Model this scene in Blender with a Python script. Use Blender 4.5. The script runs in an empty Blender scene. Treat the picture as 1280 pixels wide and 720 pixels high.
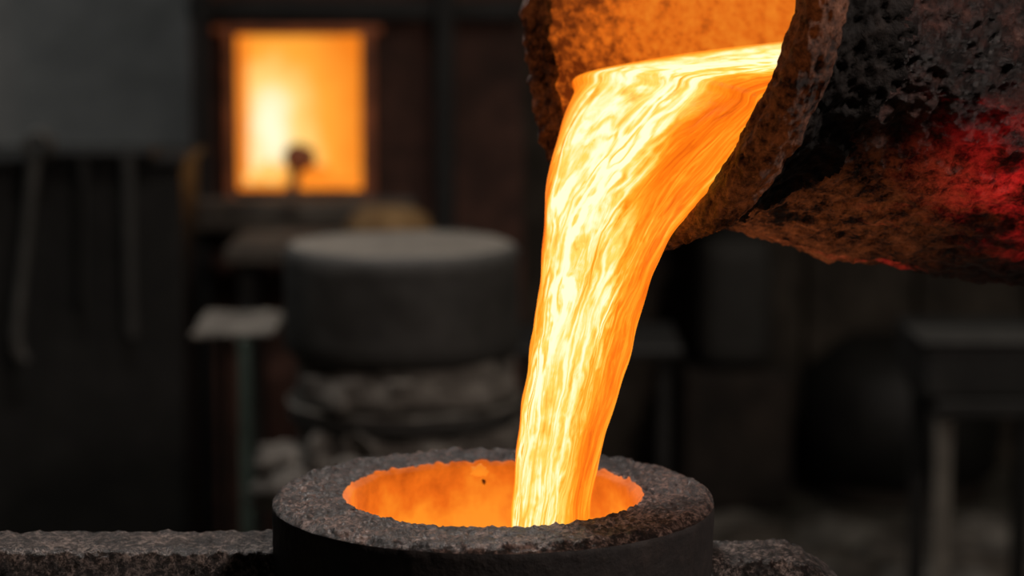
import bpy, bmesh, math, random
from mathutils import Vector, Matrix, noise
random.seed(7)
scene = bpy.context.scene
scene.view_settings.view_transform = 'Standard'
scene.view_settings.look = 'None'

CAMZ = 1.35; PITCH = math.radians(8); F = 85/36*1280
def W(px, py, Y):
    """world position (metres) of an image pixel, projected back to Y metres in front of the camera"""
    u = (px-640)/F; v = (360-py)/F
    c, s = math.cos(PITCH), math.sin(PITCH)
    d = Vector((u, c+v*s, -s+v*c))
    d *= Y/d.y
    return Vector((d.x, d.y, d.z+CAMZ))

# ------------------------------------------------------------------ node helpers
class N:
    def __init__(s, name):
        s.m = bpy.data.materials.new(name); s.m.use_nodes = True
        s.t = s.m.node_tree; s.b = s.t.nodes['Principled BSDF']
        s.tc = s.n('ShaderNodeTexCoord')
    def n(s, typ, **kw):
        nd = s.t.nodes.new(typ)
        for k, v in kw.items(): setattr(nd, k, v)
        return nd
    def l(s, a, b): s.t.links.new(a, b)
    def put(s, sock, v):
        if hasattr(v, 'is_output') or isinstance(v, bpy.types.NodeSocket): s.l(v, sock)
        else: sock.default_value = v
    def noise(s, vec, scale, detail=6, rough=.6, dist=0., out='Fac'):
        nd = s.n('ShaderNodeTexNoise'); s.l(vec, nd.inputs['Vector'])
        nd.inputs['Scale'].default_value = scale; nd.inputs['Detail'].default_value = detail
        nd.inputs['Roughness'].default_value = rough; nd.inputs['Distortion'].default_value = dist
        return nd.outputs[out]
    def vmath(s, op, a, b):
        nd = s.n('ShaderNodeVectorMath', operation=op)
        s.put(nd.inputs[0], a); s.put(nd.inputs[1], b)
        return nd.outputs['Value'] if op in ('LENGTH', 'DISTANCE') else nd.outputs['Vector']
    def voro(s, vec, scale, feat='F1'):
        nd = s.n('ShaderNodeTexVoronoi', feature=feat); s.l(vec, nd.inputs['Vector'])
        nd.inputs['Scale'].default_value = scale
        return nd.outputs['Distance']
    def ramp(s, fac, stops, interp='LINEAR'):
        nd = s.n('ShaderNodeValToRGB'); s.l(fac, nd.inputs['Fac']); cr = nd.color_ramp
        cr.interpolation = interp
        while len(cr.elements) < len(stops): cr.elements.new(.5)
        for e, (p, c) in zip(cr.elements, stops):
            e.position = p
            e.color = (c, c, c, 1) if isinstance(c, (int, float)) else (*c, 1)
        return nd.outputs['Color']
    def math(s, op, a, b=0., clamp=False):
        nd = s.n('ShaderNodeMath', operation=op, use_clamp=clamp)
        s.put(nd.inputs[0], a); s.put(nd.inputs[1], b)
        return nd.outputs[0]
    def mix(s, fac, a, b, mode='MIX'):
        nd = s.n('ShaderNodeMix', data_type='RGBA', blend_type=mode)
        s.put(nd.inputs[0], fac)
        for i, v in ((6, a), (7, b)):
            if isinstance(v, tuple): v = (*v, 1)
            s.put(nd.inputs[i], v)
        return nd.outputs[2]
    def maprange(s, v, a, b, c=0., d=1., smooth=False):
        nd = s.n('ShaderNodeMapRange'); s.l(v, nd.inputs[0])
        if smooth: nd.interpolation_type = 'SMOOTHSTEP'
        for i, x in enumerate((a, b, c, d)): nd.inputs[i+1].default_value = x
        return nd.outputs[0]
    def mapping(s, vec, scale=(1,1,1), loc=(0,0,0)):
        nd = s.n('ShaderNodeMapping'); s.l(vec, nd.inputs['Vector'])
        nd.inputs['Scale'].default_value = scale; nd.inputs['Location'].default_value = loc
        return nd.outputs[0]
    def sep(s, vec):
        nd = s.n('ShaderNodeSeparateXYZ'); s.l(vec, nd.inputs[0]); return nd.outputs
    def bump(s, h, strength=.5, dist=.01, prev=None):
        nd = s.n('ShaderNodeBump'); s.l(h, nd.inputs['Height'])
        nd.inputs['Strength'].default_value = strength; nd.inputs['Distance'].default_value = dist
        if prev is not None: s.l(prev, nd.inputs['Normal'])
        s.l(nd.outputs[0], s.b.inputs['Normal']); return nd.outputs[0]
    def base(s, v): s.put(s.b.inputs['Base Color'], (*v, 1) if isinstance(v, tuple) else v)
    def rough(s, v): s.put(s.b.inputs['Roughness'], v)
    def emit(s, col, st):
        s.put(s.b.inputs['Emission Color'], (*col, 1) if isinstance(col, tuple) else col)
        s.put(s.b.inputs['Emission Strength'], st)

def crust(name, cols, scale=8, rough=.85, bs=.6, bd=.01, fine=6, metal=0., spec=.5):
    k = N(name); o = k.tc.outputs['Object']
    a = k.noise(o, scale, 8, .65); b = k.noise(o, scale*fine, 6, .7)
    f = k.math('ADD', k.math('MULTIPLY', a, .55), k.math('MULTIPLY', b, .45))
    st = [(.36 + .28*i/(len(cols)-1), c) for i, c in enumerate(cols)]
    k.base(k.ramp(f, st)); k.rough(rough)
    k.b.inputs['Metallic'].default_value = metal
    k.b.inputs['Specular IOR Level'].default_value = spec
    k.bump(f, bs, bd)
    return k.m

# ------------------------------------------------------------------ mesh helpers
def obj(name, verts, faces, mats, smooth=True, midx=None):
    me = bpy.data.meshes.new(name); me.from_pydata([tuple(v) for v in verts], [], faces); me.update()
    o = bpy.data.objects.new(name, me); scene.collection.objects.link(o)
    for m in (mats if isinstance(mats, list) else [mats]): me.materials.append(m)
    if smooth:
        for p in me.polygons: p.use_smooth = True
    if midx:
        for p, i in zip(me.polygons, midx): p.material_index = i
    return o

def fbm(p, sc, oct=4):
    return noise.fractal(Vector(p)*sc, .6, 2.1, oct, noise_basis='PERLIN_ORIGINAL')

def box(name, lo, hi, mat, bevel=.01, rot=0., sub=0, disp=0., dsc=10.):
    lo = Vector(lo); hi = Vector(hi); c = (lo+hi)/2; d = hi-lo
    bm = bmesh.new(); bmesh.ops.create_cube(bm, size=1)
    for v in bm.verts: v.co = Vector((v.co.x*d.x, v.co.y*d.y, v.co.z*d.z))
    if bevel > 0:
        bmesh.ops.bevel(bm, geom=bm.edges[:], offset=min(bevel, min(d)*.45), segments=3, profile=.5, affect='EDGES')
    if sub: bmesh.ops.subdivide_edges(bm, edges=bm.edges[:], cuts=sub, use_grid_fill=True)
    if disp:
        bm.normal_update()
        for v in bm.verts: v.co += v.normal*disp*fbm(v.co+c, dsc)
    me = bpy.data.meshes.new(name); bm.to_mesh(me); bm.free()
    for p in me.polygons: p.use_smooth = bool(sub)
    o = bpy.data.objects.new(name, me); scene.collection.objects.link(o)
    o.location = c; o.rotation_euler.z = rot; me.materials.append(mat)
    return o

def lathe(name, prof, loc, mat, seg=64, disp=0., dsc=10., closed=False, mats=None, midx=None):
    verts = []; faces = []; mi = []
    n = len(prof)
    for i in range(seg):
        a = 2*math.pi*i/seg; ca, sa = math.cos(a), math.sin(a)
        for j, (r, z) in enumerate(prof):
            p = Vector((r*ca, r*sa, z))
            if disp:
                q = fbm(p+Vector(loc), dsc)
                p.x += ca*disp*q; p.y += sa*disp*q; p.z += disp*.6*fbm(p+Vector((3, 1, 7)), dsc)
            verts.append(p)
    m = n if closed else n-1
    for i in range(seg):
        for j in range(m):
            a = i*n+j; b = i*n+(j+1) % n; c = ((i+1) % seg)*n+(j+1) % n; d = ((i+1) % seg)*n+j
            faces.append((a, d, c, b)); mi.append(midx[j] if midx else 0)
    o = obj(name, verts, faces, mats or mat, True, mi if midx else None)
    o.location = loc
    return o

def tube(name, pts, rad, mat, res=3):
    cu = bpy.data.curves.new(name, 'CURVE'); cu.dimensions = '3D'; cu.bevel_depth = 1; cu.bevel_resolution = res
    cu.use_fill_caps = True
    sp = cu.splines.new('POLY'); sp.points.add(len(pts)-1)
    for i, p in enumerate(pts):
        sp.points[i].co = (*p, 1); sp.points[i].radius = rad[i] if isinstance(rad, (list, tuple)) else rad
    o = bpy.data.objects.new(name+'_c', cu); scene.collection.objects.link(o)
    dg = bpy.context.evaluated_depsgraph_get(); me = bpy.data.meshes.new_from_object(o.evaluated_get(dg))
    bpy.data.objects.remove(o)
    o = bpy.data.objects.new(name, me); scene.collection.objects.link(o)
    me.materials.clear(); me.materials.append(mat)
    for p in me.polygons: p.use_smooth = True
    return o

def blob(name, loc, size, mat, disp=.25, dsc=3, seed=0, sub=4):
    bm = bmesh.new(); bmesh.ops.create_icosphere(bm, subdivisions=sub, radius=1)
    for v in bm.verts:
        v.co *= 1+disp*fbm(v.co+Vector((seed*3.1, seed, 0)), dsc/2)
        v.co = Vector((v.co.x*size[0], v.co.y*size[1], v.co.z*size[2]))
    me = bpy.data.meshes.new(name); bm.to_mesh(me); bm.free()
    for p in me.polygons: p.use_smooth = True
    o = bpy.data.objects.new(name, me); scene.collection.objects.link(o); o.location = loc; me.materials.append(mat)
    return o

def group(name, parts, loc=(0, 0, 0)):
    e = bpy.data.objects.new(name, None); scene.collection.objects.link(e); e.location = loc
    bpy.context.view_layer.update()
    for p in parts:
        p.parent = e; p.matrix_parent_inverse = Matrix.Translation(-Vector(loc))
    return e

def cr(keys, t):
    n = len(keys)-1; x = min(max(t, 0), 1)*n; i = min(int(x), n-1); f = x-i
    p0 = keys[max(i-1, 0)]; p1 = keys[i]; p2 = keys[i+1]; p3 = keys[min(i+2, n)]
    return [.5*((2*b)+(-a+c)*f+(2*a-5*b+4*c-d)*f*f+(-a+3*b-3*c+d)*f**3) for a, b, c, d in zip(p0, p1, p2, p3)]

# ------------------------------------------------------------------ materials
# molten metal: incandescence with flow lines
k = N('molten_metal')
at = k.n('ShaderNodeAttribute', attribute_name='flow'); fl0 = at.outputs['Vector']
x, y, z = k.sep(fl0)
sw = k.noise(k.mapping(fl0, (1, 1, .9)), 1.3, 3, .5, 0., 'Color')
sw = k.vmath('MULTIPLY', k.vmath('SUBTRACT', sw, (.5, .5, .5)), (.8, .8, .5))
fl = k.vmath('ADD', fl0, sw)
ropes = k.noise(k.mapping(fl, (1, 1, .14)), 3.6, 6, .70, .2)
blot = k.noise(k.mapping(fl, (1, 1, .34)), 1.8, 4, .55, .3)
wob = k.noise(k.mapping(fl0, (.5, .5, 2.6)), 1.5, 3, .6, 0.)
cont = k.math('SINE', k.math('ADD', k.math('MULTIPLY', k.noise(k.mapping(fl, (1, 1, .08)), 1.6, 2, .5, .1), 76.),
              k.math('MULTIPLY', wob, 17.)))
cont = k.maprange(cont, -1, 1, 0, 1)
ang = k.maprange(z, 3.1, 4.6, 1.75, .95, True)
core = k.math('ADD', k.math('MULTIPLY', x, k.math('COSINE', ang)), k.math('MULTIPLY', y, k.math('SINE', ang)))
core = k.maprange(core, .50, 1.0, 0, 1, True)
fine = k.noise(k.mapping(fl, (1, 1, .24)), 11, 5, .7, .5)
cmask = k.math('MULTIPLY', k.maprange(blot, .40, .58, .35, 1., True), k.math('ADD', k.math('MULTIPLY', core, .80), .20))
f = k.math('ADD', k.math('MULTIPLY', core, .46), k.math('MULTIPLY', k.math('SUBTRACT', ropes, .5), 1.15))
f = k.math('ADD', f, k.math('MULTIPLY', k.math('SUBTRACT', blot, .5), .45))
f = k.math('ADD', f, k.math('MULTIPLY', k.math('SUBTRACT', cont, .45), k.math('MULTIPLY', cmask, .40)))
f = k.math('ADD', f, k.math('MULTIPLY', k.math('SUBTRACT', fine, .5), .45))
f = k.math('ADD', f, .205)
col = k.ramp(f, [(.0, (.70, .10, .003)), (.18, (.98, .20, .006)), (.36, (1., .36, .02)), (.55, (1., .65, .12)), (.76, (1., .97, .60))])
k.base((.02, .01, .005)); k.rough(.3); k.emit(col, 1.14)
k.bump(k.math('ADD', cont, fine), .2, .004)
M_metal = k.m

k = N('glowing_lining'); o = k.tc.outputs['Object']
a = k.noise(o, 14, 7, .7); b = k.noise(o, 110, 6, .75); X, Y, Z = k.sep(o)
g = k.maprange(Z, -.16, 0., 0.10, -.11)
f = k.math('ADD', k.math('ADD', k.math('MULTIPLY', a, .4), k.math('MULTIPLY', b, .6)), g)
col = k.ramp(f, [(.36, (.10, .018, .003)), (.44, (.42, .08, .007)), (.52, (.85, .165, .010)), (.66, (1., .27, .02))])
k.base((.12, .05, .02)); k.rough(.9); k.emit(col, .76); k.bump(b, .7, .008)
M_lining = k.m

k = N('crucible_rim_crust'); o = k.tc.outputs['Object']
a = k.noise(o, 18, 7, .7); b = k.noise(o, 140, 6, .8)
f = k.math('ADD', k.math('MULTIPLY', a, .4), k.math('MULTIPLY', b, .6))
k.base(k.ramp(f, [(.40, (.006, .004, .003)), (.5, (.075, .038, .025)), (.62, (.30, .17, .115))]))
k.rough(.6); k.emit(k.ramp(f, [(.44, (.008, .002, .001)), (.64, (.30, .065, .014))]), .22); k.bump(f, 1., .014)  # emission stands in for the pour's orange light on the rim
M_rim = k.m

# outer wall of crucible: scaly slag, with red-hot patch low on the flank
k = N('crucible_slag'); o = k.tc.outputs['Object']; X, Y, Z = k.sep(o)
a = k.noise(o, 11, 8, .7, .3); b = k.noise(o, 75, 8, .85); v = k.voro(o, 75)
f = k.math('ADD', k.math('MULTIPLY', a, .45), k.math('MULTIPLY', b, .55))
base = k.ramp(f, [(.42, (.005, .003, .003)), (.48, (.042, .013, .009)), (.55, (.14, .046, .031)), (.64, (.42, .26, .20))])
k.base(base); k.rough(k.ramp(f, [(.4, .38), (.6, .65)]))
k.b.inputs['Specular IOR Level'].default_value = .55
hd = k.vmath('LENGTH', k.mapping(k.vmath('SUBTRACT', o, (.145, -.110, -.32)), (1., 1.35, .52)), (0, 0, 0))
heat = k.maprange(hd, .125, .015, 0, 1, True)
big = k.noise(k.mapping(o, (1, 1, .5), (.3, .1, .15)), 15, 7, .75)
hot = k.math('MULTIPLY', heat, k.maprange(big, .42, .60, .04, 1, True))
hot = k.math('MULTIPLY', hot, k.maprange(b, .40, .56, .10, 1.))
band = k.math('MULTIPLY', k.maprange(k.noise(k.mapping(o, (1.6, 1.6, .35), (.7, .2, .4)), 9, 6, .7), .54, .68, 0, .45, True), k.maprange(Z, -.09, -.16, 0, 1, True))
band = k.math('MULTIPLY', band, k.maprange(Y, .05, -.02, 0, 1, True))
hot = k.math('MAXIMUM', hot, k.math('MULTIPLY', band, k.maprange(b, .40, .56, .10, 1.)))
lo = k.math('MULTIPLY', k.maprange(Y, -.08, -.17, 0, 1, True), k.maprange(Z, -.26, -.05, 0, 1, True))  # the stream's orange light, put into the emission low near the rim
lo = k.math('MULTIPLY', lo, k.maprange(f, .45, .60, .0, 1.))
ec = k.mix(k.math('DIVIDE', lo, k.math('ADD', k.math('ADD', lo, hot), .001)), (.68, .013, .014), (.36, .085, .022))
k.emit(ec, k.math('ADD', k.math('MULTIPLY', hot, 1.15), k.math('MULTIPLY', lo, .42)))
h = k.math('ADD', f, k.math('MULTIPLY', v, .2)); k.bump(h, 1., .020)
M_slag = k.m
M_groove = crust('groove_shade_black', [(.002, .002, .002), (.008, .006, .005), (.020, .013, .010)], 20, .8, spec=.3)  # shade of the groove behind the lip, put into a near-black colour

# mould materials
k = N('mould_sand_top'); o = k.tc.outputs['Object']
a = k.noise(o, 30, 6, .7); b = k.noise(o, 230, 5, .85); v = k.voro(o, 150)
f = k.math('ADD', k.math('MULTIPLY', a, .35), k.math('MULTIPLY', b, .65))
f = k.math('SUBTRACT', f, k.maprange(v, .32, .08, 0, .12, True))
k.base(k.ramp(f, [(.43, (.003, .0025, .0025)), (.50, (.038, .021, .017)), (.60, (.46, .30, .24))])); k.rough(.42)
k.b.inputs['Specular IOR Level'].default_value = .7
k.bump(f, 1., .018)
M_top = k.m
M_side = crust('mould_graphite_side', [(.006, .005, .005), (.012, .009, .0085), (.028, .020, .017)], 25, .75, .6, .004)
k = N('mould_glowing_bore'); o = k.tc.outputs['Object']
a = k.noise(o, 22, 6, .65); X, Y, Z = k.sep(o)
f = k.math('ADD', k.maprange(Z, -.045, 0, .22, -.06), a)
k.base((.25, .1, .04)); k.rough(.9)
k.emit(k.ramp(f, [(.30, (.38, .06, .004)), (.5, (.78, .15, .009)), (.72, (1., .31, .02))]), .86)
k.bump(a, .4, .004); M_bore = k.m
k = N('sand_crusted_iron'); o = k.tc.outputs['Object']
a = k.noise(o, 35, 6, .7); b = k.noise(o, 230, 5, .85)
f = k.math('ADD', k.math('MULTIPLY', a, .35), k.math('MULTIPLY', b, .65))
k.base(k.ramp(f, [(.43, (.003, .0025, .0025)), (.50, (.045, .034, .030)), (.60, (.50, .40, .35))])); k.rough(.45)
k.bump(f, 1., .018); M_arm = k.m

M_wall = crust('grey_plaster', [(.11, .112, .107), (.17, .17, .163), (.23, .228, .215)], 1.5, .9, .2, .01)
M_darkwall = crust('sooty_brick', [(.008, .006, .005), (.024, .018, .014), (.05, .036, .028)], 4, .9, .5, .01)
M_brick = crust('furnace_brick', [(.020, .009, .006), (.055, .023, .015), (.11, .048, .032)], 5, .85, .6, .01)
k = N('door_frame_spill_glow'); o = k.tc.outputs['Object']; a = k.noise(o, 12, 5, .6)
k.base((.08, .04, .025)); k.rough(.8); k.emit(k.ramp(a, [(.35, (.04, .008, .002)), (.65, (.18, .04, .010))]), .6); M_frame = k.m  # dim red emission paints the fire's spill light around the door
M_floor = crust('foundry_floor', [(.022, .020, .016), (.058, .053, .043), (.115, .106, .086)], 2.5, .85, .6, .02)
M_black = crust('black_steel', [(.005, .005, .005), (.010, .010, .009), (.020, .019, .018)], 6, .6, .3, .005, spec=.4)
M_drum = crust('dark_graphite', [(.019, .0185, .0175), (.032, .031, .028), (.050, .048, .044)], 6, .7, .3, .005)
M_drumtop = crust('pale_top', [(.075, .067, .055), (.12, .108, .09), (.17, .155, .13)], 8, .9, .3, .005)  # paler than the drum sides; also on the chest stand's front legs
M_ash = crust('sooty_firebrick', [(.04, .036, .031), (.125, .113, .098), (.25, .23, .20)], 9, .95, .8, .02)
M_green = crust('green_painted_steel', [(.06, .09, .07), (.10, .145, .12), (.15, .19, .165)], 6, .7)
M_steel = crust('worn_steel', [(.04, .039, .036), (.08, .078, .072), (.13, .126, .115)], 12, .5, .3, .003, metal=.4)
M_rust = crust('rusty_scrap', [(.02, .017, .014), (.055, .045, .035), (.11, .092, .073)], 6, .9, .7, .02)
M_clay = crust('yellow_clay', [(.08, .04, .015), (.18, .10, .035), (.28, .17, .07)], 8, .9)

# ------------------------------------------------------------------ room shell
box('floor', (-4, -1.5, -.1), (4, 6.5, 0), M_floor, 0)
box('wall_back', (-4, 6.3, 0), (4, 6.5, 3.6), M_wall, 0)
box('wall_left', (-4.2, -1.5, 0), (-4, 6.5, 3.6), M_darkwall, 0)
box('wall_right', (4, -1.5, 0), (4.2, 6.5, 3.6), M_darkwall, 0)
box('ceiling', (-4.2, -1.5, 3.6), (4.2, 6.5, 3.7), M_darkwall, 0)

# ------------------------------------------------------------------ furnace with open door
FY = 5.0
TL = W(294, 44, FY); BR = W(452, 238, FY)
x0, x1, zt, zb = TL.x, BR.x, TL.z, BR.z
fx0, fx1 = W(238, 100, FY).x, W(655, 100, FY).x
yb = 6.25
parts = [
    box('brick_pier_left', (fx0, FY, 0), (x0, yb, 2.3), M_brick, .01),
    box('brick_pier_right', (x1, FY, 0), (fx1, yb, 2.3), M_brick, .01),
    box('lintel', (x0, FY, zt), (x1, yb, 2.3), M_brick, .006),
    box('hearth_base', (x0, FY, 0), (x1, yb, zb), M_brick, .006),
    box('crown', (fx0-.05, FY-.05, 2.3), (fx1+.05, yb, 2.4), M_darkwall, .01),
    box('door_frame_top', (x0-.045, FY-.03, zt+.003), (x1+.045, FY+.001, zt+.02), M_frame, .006),
    box('door_frame_left', (x0-.02, FY-.03, zb-.02), (x0-.004, FY+.001, zt+.02), M_frame, .006),
    box('door_frame_right', (x1+.004, FY-.04, zb-.02), (x1+.028, FY+.001, zt+.02), M_frame, .006),
    box('sill', (fx0, FY-.14, zb-.07), (W(520, 240, FY).x, FY+.001, zb-.012), M_rust, .01, sub=6, disp=.01),
    box('buckstay_a', (W(545, 0, FY).x, FY-.05, 0), (W(568, 0, FY).x, FY+.001, 2.3), M_black, .004),
    box('buckstay_b', (W(245, 0, FY).x, FY-.05, 0), (W(262, 0, FY).x, FY+.001, 2.3), M_black, .004),
    box('tie_bar', (fx0, FY-.03, W(0, 12, FY).z-.02), (fx1, FY+.001, W(0, 12, FY).z+.02), M_black, .004),
]
k = N('furnace_fire'); o = k.tc.outputs['Object']
mp = k.mapping(o, (1.15, 0, .70), (.085, 0, .040))
ln = k.n('ShaderNodeVectorMath', operation='LENGTH'); k.l(mp, ln.inputs[0])
nz = k.noise(o, 9, 4, .5)
dd = k.math('ADD', ln.outputs['Value'], k.math('MULTIPLY', k.math('SUBTRACT', nz, .5), .12))
col = k.ramp(dd, [(.03, (1., .92, .62)), (.07, (1., .66, .20)), (.13, (1., .38, .04)), (.24, (.82, .20, .012))])
k.base((.02, .01, .01)); k.emit(col, 1.1); M_fire = k.m
k = N('hot_chamber_wall'); k.base((.2, .08, .03)); k.rough(.9)
k.emit(k.ramp(k.noise(k.tc.outputs['Object'], 12), [(.35, (.65, .15, .010)), (.65, (1., .30, .02))]), 1.0); M_hot = k.m
parts += [box('fire_back', (x0-.0, FY+.20, zb), (x1, FY+.22, zt), M_fire, 0),
          box('hot_lining_left', (x0, FY+.02, zb), (x0+.004, FY+.20, zt), M_hot, 0),
          box('hot_lining_right', (x1-.004, FY+.02, zb), (x1, FY+.20, zt), M_hot, 0),
          box('hot_lining_top', (x0, FY+.02, zt-.004), (x1, FY+.20, zt), M_hot, 0),
          box('hot_hearth', (x0, FY+.02, zb), (x1, FY+.20, zb+.004), M_hot, 0)]
for i in range(7):
    parts.append(blob('coal_%d' % i, (x0+.03+.022*i, FY+.12+.03*(i % 2), zb+.012), (.022, .022, .016+.006*((i*3) % 4)), M_fire if i < 4 else M_hot, .4, 3, i, 3))
group('furnace', parts, (0, FY, 0))
p = W(373, 197, FY-.03); q = W(366, 236, FY-.03)
sp = [blob('knob', p, (.034, .032, .029), M_frame, .2, 3, 3, 3),
      tube('stem', [p, q, W(362, 262, FY-.16)], .011, M_rust)]
group('furnace_stirrer', sp, tuple(q))

# ------------------------------------------------------------------ tool rack on the left
RY = 4.6
l, r = W(-120, 200, RY).x, W(226, 200, RY).x
zt_, = [W(0, 200, RY).z]
rk = [box('back_panel', (l, RY, 0), (r, RY+.25, zt_), M_black, .01),
      box('top_rail', (l-.02, RY-.02, zt_-.01), (r+.01, RY+.27, zt_+.006), M_black, .004),
      box('tool_rest', (W(60, 0, RY).x, RY-.04, W(0, 196, RY).z), (W(190, 0, RY).x, RY+.05, W(0, 186, RY).z), M_black, .006)]
Y = RY-.055
tl = [tube('tongs_shaft', [W(44, 190, Y), W(36, 270, Y), W(26, 360, Y), W(20, 420, Y)], [.014, .010, .010, .012], M_steel),
      tube('tongs_jaw', [W(20, 415, Y), W(22, 440, Y), W(34, 452, Y)], [.014, .014, .008], M_steel),
      tube('tongs_hook', [W(30, 192, Y), W(38, 172, Y), W(52, 166, Y), W(62, 180, Y), W(58, 196, Y), W(52, 200, RY+.01)], [.010, .013, .014, .013, .011, .008], M_steel),
      tube('hanging_rod', [W(104, 196, Y+.02), W(104, 380, Y+.02)], .010, M_black),
      tube('rabble', [W(160, 190, Y+.02), W(164, 420, Y+.02)], .012, M_drum)]
group('tool_cabinet', rk+tl, (l, RY, 0))

# ------------------------------------------------------------------ stacked moulds on stand (mid background)
SY = 3.5; s = SY/F
c = W(502, 304, SY); R = 148*s
zt2 = c.z; zb2 = W(500, 438, SY).z
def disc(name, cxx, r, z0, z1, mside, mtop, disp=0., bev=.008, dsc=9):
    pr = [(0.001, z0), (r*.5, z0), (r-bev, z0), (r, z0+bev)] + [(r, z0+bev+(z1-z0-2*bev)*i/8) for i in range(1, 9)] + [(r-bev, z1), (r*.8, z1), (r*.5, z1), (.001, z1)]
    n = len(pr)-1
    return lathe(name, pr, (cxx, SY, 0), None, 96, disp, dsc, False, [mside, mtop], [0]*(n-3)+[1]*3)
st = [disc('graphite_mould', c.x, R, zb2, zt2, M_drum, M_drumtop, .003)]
z3 = W(500, 490, SY).z
st.append(disc('firebrick_ring', W(508, 450, SY).x, R*.92, z3, zb2-.001, M_ash, M_ash, .012, dsc=16))
z4 = W(500, 530, SY).z
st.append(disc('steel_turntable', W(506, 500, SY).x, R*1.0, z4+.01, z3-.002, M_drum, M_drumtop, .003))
st.append(disc('turntable_lip', W(506, 500, SY).x, R*1.015, z3-.012, z3-.006, M_ash, M_drumtop, .002, .002))
st.append(disc('crumbling_base', W(505, 500, SY).x, R*.96, z4-.13, z4+.008, M_ash, M_ash, .03, dsc=14))
st.append(disc('pedestal', c.x, R*.88, 0, z4-.11, M_black, M_black, 0))
for i in range(5):
    a = math.radians(-128+i*24)
    bx = box('firebrick_%d' % i, (-.044, -.018, -.020), (.044, .018, .020), M_ash, .006, sub=3, disp=.006, dsc=25)
    bx.location = (c.x+R*.90*math.cos(a), SY+R*.90*math.sin(a), z3+.022+.003*(i % 3)); bx.rotation_euler = (.05*(i % 3), 0, a+math.pi/2+.12*((i*7) % 3-1)); st.append(bx)
for i in range(6):
    a = math.radians(-175+i*17)
    st.append(blob('rubble_%d' % i, (c.x+R*1.02*math.cos(a), SY+R*1.02*math.sin(a), z4-.10+.028*((i*5) % 3)), (.045, .035, .03), M_ash, .4, 3, i+20, 3))
group('mould_stack', st, (c.x, SY, 0))

pY = 3.75
tr = [box('plank', (W(248, 392, pY).x, pY-.10, W(248, 412, pY).z), (W(348, 392, pY).x, pY+.10, W(248, 402, pY).z), M_ash, .006, sub=4, disp=.006),
      box('post', (W(306, 420, pY).x, pY-.10, 0), (W(321, 420, pY).x, pY-.06, W(248, 411, pY).z), M_green, .004),
      box('post_rear', (W(268, 420, pY).x, pY+.06, 0), (W(276, 420, pY).x, pY+.1, W(248, 411, pY).z), M_black, .004)]
group('trestle_table', tr, (W(300, 400, pY).x, pY, 0))
q_ = pY+.6
tr = [box('plank', (W(640, 400, q_).x, pY+.5, W(0, 437, q_).z), (W(850, 400, q_).x, pY+.8, W(0, 424, q_).z), M_black, .006),
      box('leg_1', (W(655, 400, q_).x, pY+.52, 0), (W(668, 400, q_).x, pY+.56, W(0, 436, q_).z), M_black, .004),
      box('leg_2', (W(820, 400, q_).x, pY+.52, 0), (W(836, 400, q_).x, pY+.56, W(0, 436, q_).z), M_black, .004)]
group('trestle_table', tr, (W(700, 400, q_).x, q_, 0))
lidc = W(487, 286, 4.6)
lp = [lathe('dome', [(.001, .045), (.05, .04), (.075, .025), (.085, 0.0), (.085, -.02), (.001, -.02)], lidc, M_clay, 48, .005, 20),
      box('shelf', (lidc.x-.30, 4.45, lidc.z-.05), (lidc.x+.16, 4.75, lidc.z-.019), M_rust, .006),
      box('shelf_leg_1', (lidc.x-.28, 4.5, 0), (lidc.x-.25, 4.7, lidc.z-.05), M_black, .004),
      box('shelf_leg_2', (lidc.x+.11, 4.5, 0), (lidc.x+.14, 4.7, lidc.z-.05), M_black, .004)]
group('clay_lid_stand', lp, (lidc.x, 4.6, 0))

# ------------------------------------------------------------------ right background
bY = 4.2
a0 = W(1158, 430, bY); a1 = W(1330, 500, bY)
bl = [box('tool_chest', (a0.x, bY, W(0, 500, bY).z), (a1.x, bY+.35, W(0, 432, bY).z), M_black, .01),
      box('chest_lid', (a0.x-.01, bY-.01, W(0, 431, bY).z), (a1.x+.01, bY+.16, W(0, 424, bY).z), M_drum, .006),
      box('stand_shelf', (a0.x+.02, bY+.0, W(0, 524, bY).z), (a1.x, bY+.34, W(0, 501, bY).z), M_black, .006)]
for i, px in enumerate((1172, 1310)):
    for j, yy in enumerate((bY+.02, bY+.28)):
        xx = W(px, 600, bY).x
        bl.append(box('stand_leg_%d%d' % (i, j), (xx, yy, 0), (xx+.03, yy+.03, W(0, 523, bY).z), M_drumtop if j == 0 else M_black, .004))
group('tool_chest_stand', bl, (a0.x, bY, 0))
hp = []
for i in range(60):
    px = random.uniform(840, 1290); yy = random.uniform(4.75, 5.45); sz = random.uniform(.03, .085)
    xx = (px-640)/F*yy
    hp.append(blob('lump_%d' % i, (xx, yy, sz*.4), (sz*random.uniform(.9, 1.9), sz, sz*.6), random.choice([M_rust, M_ash, M_rust]), .4, 3, i, 3))
hp.append(box('bed', (.25, 4.7, 0), (1.4, 5.5, .02), M_rust, .005))
group('scrap_heap', hp, (.8, 5.1, 0))
mY = 5.7
m0, m1 = W(860, 0, mY).x, W(1000, 0, mY).x
mc = [box('housing', (m0, mY, .0), (m1, mY+.45, W(0, 470, mY).z), M_darkwall, .02),
      box('hood', (m0+.04, mY+.05, W(0, 470, mY).z), (m1-.04, mY+.4, W(0, 300, mY).z), M_drum, .05),
      tube('duct', [((m0+m1)/2, mY+.22, W(0, 300, mY).z-.01), ((m0+m1)/2, mY+.22, 3.6)], .09, M_black)]
group('sand_mill', mc, (m0, mY, 0))
tbx = m1+.29
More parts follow.
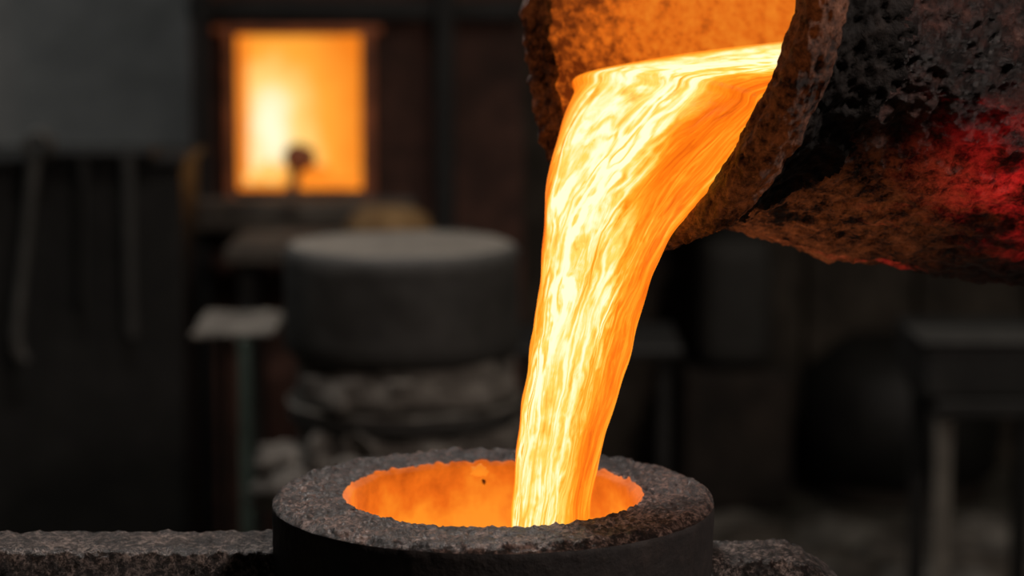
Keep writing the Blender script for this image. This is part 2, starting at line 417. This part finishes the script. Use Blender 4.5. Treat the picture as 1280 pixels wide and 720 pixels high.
tbp = [lathe('barrel', [(.001, 0), (.2, 0), (.24, .03), (.25, .14), (.24, .27), (.2, .30), (.15, .34), (.001, .35)], (tbx, 5.9, .05), M_black, 64, .006, 8),
       lathe('foot_ring', [(.001, 0), (.2, 0), (.2, .05), (.001, .05)], (tbx, 5.9, 0), M_rust, 48)]
group('tumbling_barrel', tbp, (tbx, 5.9, 0))
pn = [box('board_%d' % i, (-.1+i*.29, 6.24, .0), (.18+i*.29, 6.31, 3.2), M_rust, .008) for i in range(13)]
group('wall_boarding', pn, (0, 6.27, 0))

# ------------------------------------------------------------------ casting mould (ring) with arms
ring = W(616.5, 615, 1.51); RO, RI = .1405, .0920
pr = []; mi = []
def seg(a, b, n, m):
    for i in range(n): pr.append((a[0]+(b[0]-a[0])*i/n, a[1]+(b[1]-a[1])*i/n)); mi.append(m)
seg((RI+.001, -.12), (RI, -.004), 14, 1)
seg((RI, -.004), (RI+.004, 0), 3, 1)
seg((RI+.004, 0), (RO-.005, .0), 30, 0)
seg((RO-.005, 0), (RO, -.005), 4, 0)
seg((RO, -.005), (RO, -.12), 24, 2)
seg((RO, -.12), (RI+.001, -.12), 4, 2)
verts = []; faces = []; fm = []; SG = 460; n = len(pr)
for i in range(SG):
    a = 2*math.pi*i/SG; ca, sa = math.cos(a), math.sin(a)
    for j, (r, z) in enumerate(pr):
        p = Vector((r*ca, r*sa, z))
        q = fbm(p, 45, 4); g = fbm(p+Vector((5, 5, 5)), 170, 3)
        if mi[j] == 2: r2 = r+.0007*q+.0003*g; z2 = z
        elif mi[j] == 1: r2 = r+.0012*q; z2 = z+(.001*q if z > -.01 else 0)
        else: r2 = r+.0007*q; z2 = z+.0010*q+.0018*g
        verts.append((r2*ca, r2*sa, z2))
for i in range(SG):
    for j in range(n):
        faces.append((i*n+j, ((i+1) % SG)*n+j, ((i+1) % SG)*n+(j+1) % n, i*n+(j+1) % n)); fm.append(mi[j])
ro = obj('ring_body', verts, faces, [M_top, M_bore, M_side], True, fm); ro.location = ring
mp = [ro]
mp.append(lathe('metal_pool', [(.001, 0), (.03, .001), (.06, 0), (RI+.003, 0)], ring+Vector((0, 0, -.05)), M_hot, 64))
mp.append(lathe('bore_floor', [(.001, 0), (RO-.002, 0), (RO-.002, -.004), (.001, -.004)], ring+Vector((0, 0, -.114)), M_side, 64))
ch = ring+Vector((-.010, .0905, -.006))
mp.append(blob('slag_chip', ch, (.0050, .0022, .0036), M_hot, .7, 4, 2, 3))
mp.append(blob('slag_speck', ch+Vector((.003, -.002, -.007)), (.0013, .0010, .0019), M_rim, .5, 3, 5, 2))
def arm(name, xa, xb, top, depth, h, taper=0.):
    bm = bmesh.new(); nx, na = 180, 56; vs = []
    for i in range(nx+1):
        t = i/nx; x = xa+(xb-xa)*t
        e = 1.
        if taper: 
            tt = max(0, (t-(1-taper))/taper); e = math.sqrt(max(0, 1-tt**2.2))
        row = []
        for j in range(na):
            a = 2*math.pi*j/na; ca, sa = math.cos(a), math.sin(a)
            px_ = math.copysign(abs(ca)**.25, ca)*depth/2*(.35+.65*e); pz = math.copysign(abs(sa)**.25, sa)*h/2*max(e, .02)
            zc = top-h/2 - (h/2)*(1-e)*.3
            p = Vector((x, px_, zc+pz)); q = fbm(p, 40, 4); g = fbm(p, 130, 3)
            p += Vector((0, ca, sa))*(.0018*q+.0015*g)
            row.append(bm.verts.new(p))
        vs.append(row)
    for i in range(nx):
        for j in range(na): bm.faces.new((vs[i][j], vs[i+1][j], vs[i+1][(j+1) % na], vs[i][(j+1) % na]))
    bm.faces.new(vs[0]); bm.faces.new(vs[-1])
    bmesh.ops.recalc_face_normals(bm, faces=bm.faces[:])
    me = bpy.data.meshes.new(name); bm.to_mesh(me); bm.free()
    for p in me.polygons: p.use_smooth = True
    o = bpy.data.objects.new(name, me); scene.collection.objects.link(o); me.materials.append(M_arm)
    o.location = (ring.x, ring.y, ring.z); return o
mp.append(arm('flask_arm_left', -.134, -.52, -.031, .060, .086))
mp.append(arm('flask_arm_right', .134, .232, -.037, .060, .080, .60))
group('casting_mould', mp, tuple(ring))
zt5 = ring.z-.121
bn = [box('bench_top', (-.75, 1.25, zt5-.03), (.55, 1.72, zt5), M_steel, .004)]
for i, (xx, yy) in enumerate(((-.72, 1.28), (.48, 1.28), (-.72, 1.65), (.48, 1.65))):
    bn.append(box('bench_leg_%d' % i, (xx, yy, 0), (xx+.04, yy+.04, zt5-.03), M_black, .004))
group('steel_workbench', bn, (0, 1.5, 0))

# ------------------------------------------------------------------ tilted crucible
A = Vector((-.87, -.46, .118)).normalized()
UPV = (Vector((0, 0, 1))-A*A.z).normalized(); XV = UPV.cross(A)
C = W(821, -46, 1.555)
MW = Matrix((( XV.x, UPV.x, A.x, C.x), (XV.y, UPV.y, A.y, C.y), (XV.z, UPV.z, A.z, C.z), (0, 0, 0, 1)))
key_out = [(.002, .162), (-.001, .170), (.001, .178), (.007, .182), (.014, .181), (.022, .177), (.032, .171), (.050, .166), (.075, .165), (.10, .168), (.13, .174), (.17, .179), (.23, .184), (.30, .187), (.38, .186), (.44, .170), (.49, .13), (.515, .08), (.52, .002)]
key_in = [(.47, .002), (.462, .06), (.43, .11), (.35, .145), (.25, .152), (.15, .152), (.08, .151), (.03, .150), (.010, .150), (.003, .153), (.002, .162)]
prof = []; tag = []
NO, NI = 300, 90
for i in range(NI):
    v = cr(key_in, i/NI); prof.append(v); tag.append(1 if v[0] > .008 else 0)
for i in range(NO+1):
    v = cr(key_out, i/NO); prof.append(v); tag.append(0 if v[0] < .026 else (3 if v[0] < .095 else 2))
SG = 520; verts = []; faces = []; fm = []; n = len(prof)
for i in range(SG):
    a = 2*math.pi*i/SG; ca, sa = math.cos(a), math.sin(a)
    for j, (s_, r) in enumerate(prof):
        p = Vector((r*ca, r*sa, -s_))
        q = fbm(p, 16, 5); g = fbm(p+Vector((4, 2, 9)), 60, 4)
        rr = r; dz = 0
        if tag[j] == 1: rr += .0025*q+.0012*g
        elif tag[j] == 0:
            u = fbm(p+Vector((1, 8, 3)), 150, 3)
            rr += .004*q+.0025*g+.0015*u; dz = .003*fbm(p+Vector((7, 7, 1)), 24, 4)+.0024*g
        else:
            u = fbm(p+Vector((1, 8, 3)), 140, 3)
            rr += .003*q+.0026*g+.0020*u
        if r < .02: rr = r
        verts.append((rr*ca, rr*sa, -s_+dz))
for i in range(SG):
    for j in range(n-1):
        t_ = tag[j]
        if t_ == 3:   # ragged black band painting the groove's shade behind the lip, thinning out underneath
            under = max(0., -math.sin(2*math.pi*i/SG))
            lim = .082-.054*under**3+.016*fbm(Vector((i*.05, j*.03, 0)), 1., 4)
            t_ = 3 if prof[j][0] < lim else 2
        faces.append((i*n+j, i*n+j+1, ((i+1) % SG)*n+j+1, ((i+1) % SG)*n+j)); fm.append(t_)
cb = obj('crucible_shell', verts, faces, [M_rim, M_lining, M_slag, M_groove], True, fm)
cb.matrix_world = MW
aH = Vector((A.x, A.y, 0)).normalized(); hV = Vector((-aH.y, aH.x, 0)); 
if hV.y > 0: hV = -hV
Z = Vector((0, 0, 1))
def K(px, py, Y, phi, w, tt, tb): 
    p = W(px, py, Y); return [p.x, p.y, p.z, phi, w, tt, tb]
k1 = K(836, 108, 1.548, 12, .116, .010, .050)
def back(d, up, w, tb=.06, ph=4): 
    v = list(k1); v[0] -= aH.x*d; v[1] -= aH.y*d; v[2] += up; v[3] = ph; v[4] = w; v[5] = .003; v[6] = tb; return v
keys = [back(.34, .024, .088, .04), back(.25, .023, .112, .05), back(.16, .020, .118), back(.07, .012, .121, .055, 8), k1,
        K(825, 129, 1.544, 34, .110, .014, .051),
        K(807, 160, 1.539, 58, .100, .021, .048),
        K(788, 203, 1.535, 73, .087, .028, .042),
        K(767, 252, 1.531, 80, .069, .031, .036),
        K(753, 302, 1.527, 84, .052, .032, .033),
        K(739, 370, 1.522, 85, .040, .031, .031),
        K(726, 435, 1.518, 86, .034, .031, .031),
        K(709, 510, 1.513, 87, .029, .029, .029),
        K(696, 580, 1.508, 88, .0255, .0265, .0265),
        K(688, 650, 1.505, 89, .024, .0245, .0245),
        K(684, 720, 1.503, 90, .025, .025, .025)]
rows = 620; NA = 128; verts = []; faces = []; flow = []
L = 0; prev = None
for i in range(rows+1):
    t = i/rows; kx = cr(keys, t)
    O = Vector(kx[:3]); phi = math.radians(kx[3]); w, tt, tb = kx[4:]
    V = aH*math.sin(phi)+Z*math.cos(phi)
    if prev is not None: L += (O-prev).length
    prev = O
    fall = min(1, max(0, (t-.28)*4))
    for j in range(NA):
        th = 2*math.pi*j/NA; c_, s__ = math.cos(th), math.sin(th)
        p = O+hV*(w*c_)+V*((tt if s__ > 0 else tb)*s__)
        nrm = (hV*c_+V*s__)
        fv = Vector((c_, s__, L*9))
        d = noise.noise(Vector((c_*2.2, s__*2.2, L*18)))*.0013+noise.noise(Vector((c_*6, s__*6, L*40)))*.0005
        d += math.sin(L*170+5*noise.noise(Vector((c_*1.5, s__*1.5, L*8))))*.00035
        p += nrm*d*fall
        verts.append(p); flow.append(fv)
for i in range(rows):
    for j in range(NA): faces.append((i*NA+j, i*NA+(j+1) % NA, (i+1)*NA+(j+1) % NA, (i+1)*NA+j))
faces.append(tuple(range(NA)));  faces.append(tuple(reversed(range(rows*NA, rows*NA+NA))))
ms = obj('molten_metal_pour', verts, faces, M_metal)
at = ms.data.attributes.new('flow', 'FLOAT_VECTOR', 'POINT')
for i, v in enumerate(flow): at.data[i].vector = v
cp = [cb,
      tube('tilting_arm', [tuple(C-A*.50), tuple(C-A*.62), (.95, 1.98, C.z-.02)], .03, M_black),
      tube('stand_post', [(.95, 1.98, .02), (.95, 1.98, C.z+.1)], .04, M_black),
      box('stand_foot', (.65, 1.75, 0), (1.25, 2.3, .03), M_black, .005)]
bpy.context.view_layer.update()
e = bpy.data.objects.new('pouring_crucible', None); scene.collection.objects.link(e)
for p in cp: p.parent = e

# ------------------------------------------------------------------ lights
def area(name, loc, target, size, power, col):
    ld = bpy.data.lights.new(name, 'AREA'); ld.size = size; ld.energy = power; ld.color = col
    o = bpy.data.objects.new(name, ld); scene.collection.objects.link(o); o.location = loc
    o.rotation_euler = (Vector(target)-Vector(loc)).to_track_quat('-Z', 'Y').to_euler(); return o
area('skylight', (-.3, 3.2, 2.9), ring, .5, 42, (1., .91, .85))
area('work_lamp', (1.3, .9, 2.5), C+Vector((.25, 0, -.1)), .25, 27, (1., .82, .73))
area('wall_wash', (-2.2, 4.4, 3.3), (-1.5, 6.3, 1.2), .8, 23, (.97, .99, .98))  # unseen wash light, added to brighten the left of the back wall
area('hall_fill', (1.6, 3.2, 3.3), (.8, 5.3, .3), 1., 16, (1., .89, .74))  # unseen fill light, added to lift and warm the background
w = bpy.data.worlds.new('World'); scene.world = w; w.use_nodes = True
w.node_tree.nodes['Background'].inputs[0].default_value = (.62, .56, .50, 1); w.node_tree.nodes['Background'].inputs[1].default_value = .035

cd = bpy.data.cameras.new('camera'); cam = bpy.data.objects.new('camera', cd); scene.collection.objects.link(cam)
cam.location = (0, 0, CAMZ); cam.rotation_euler = (math.radians(82), 0, 0)
cd.lens = 85; cd.sensor_width = 36; cd.clip_start = .05
cd.dof.use_dof = True; cd.dof.focus_distance = 1.48; cd.dof.aperture_fstop = 5.0
scene.camera = cam
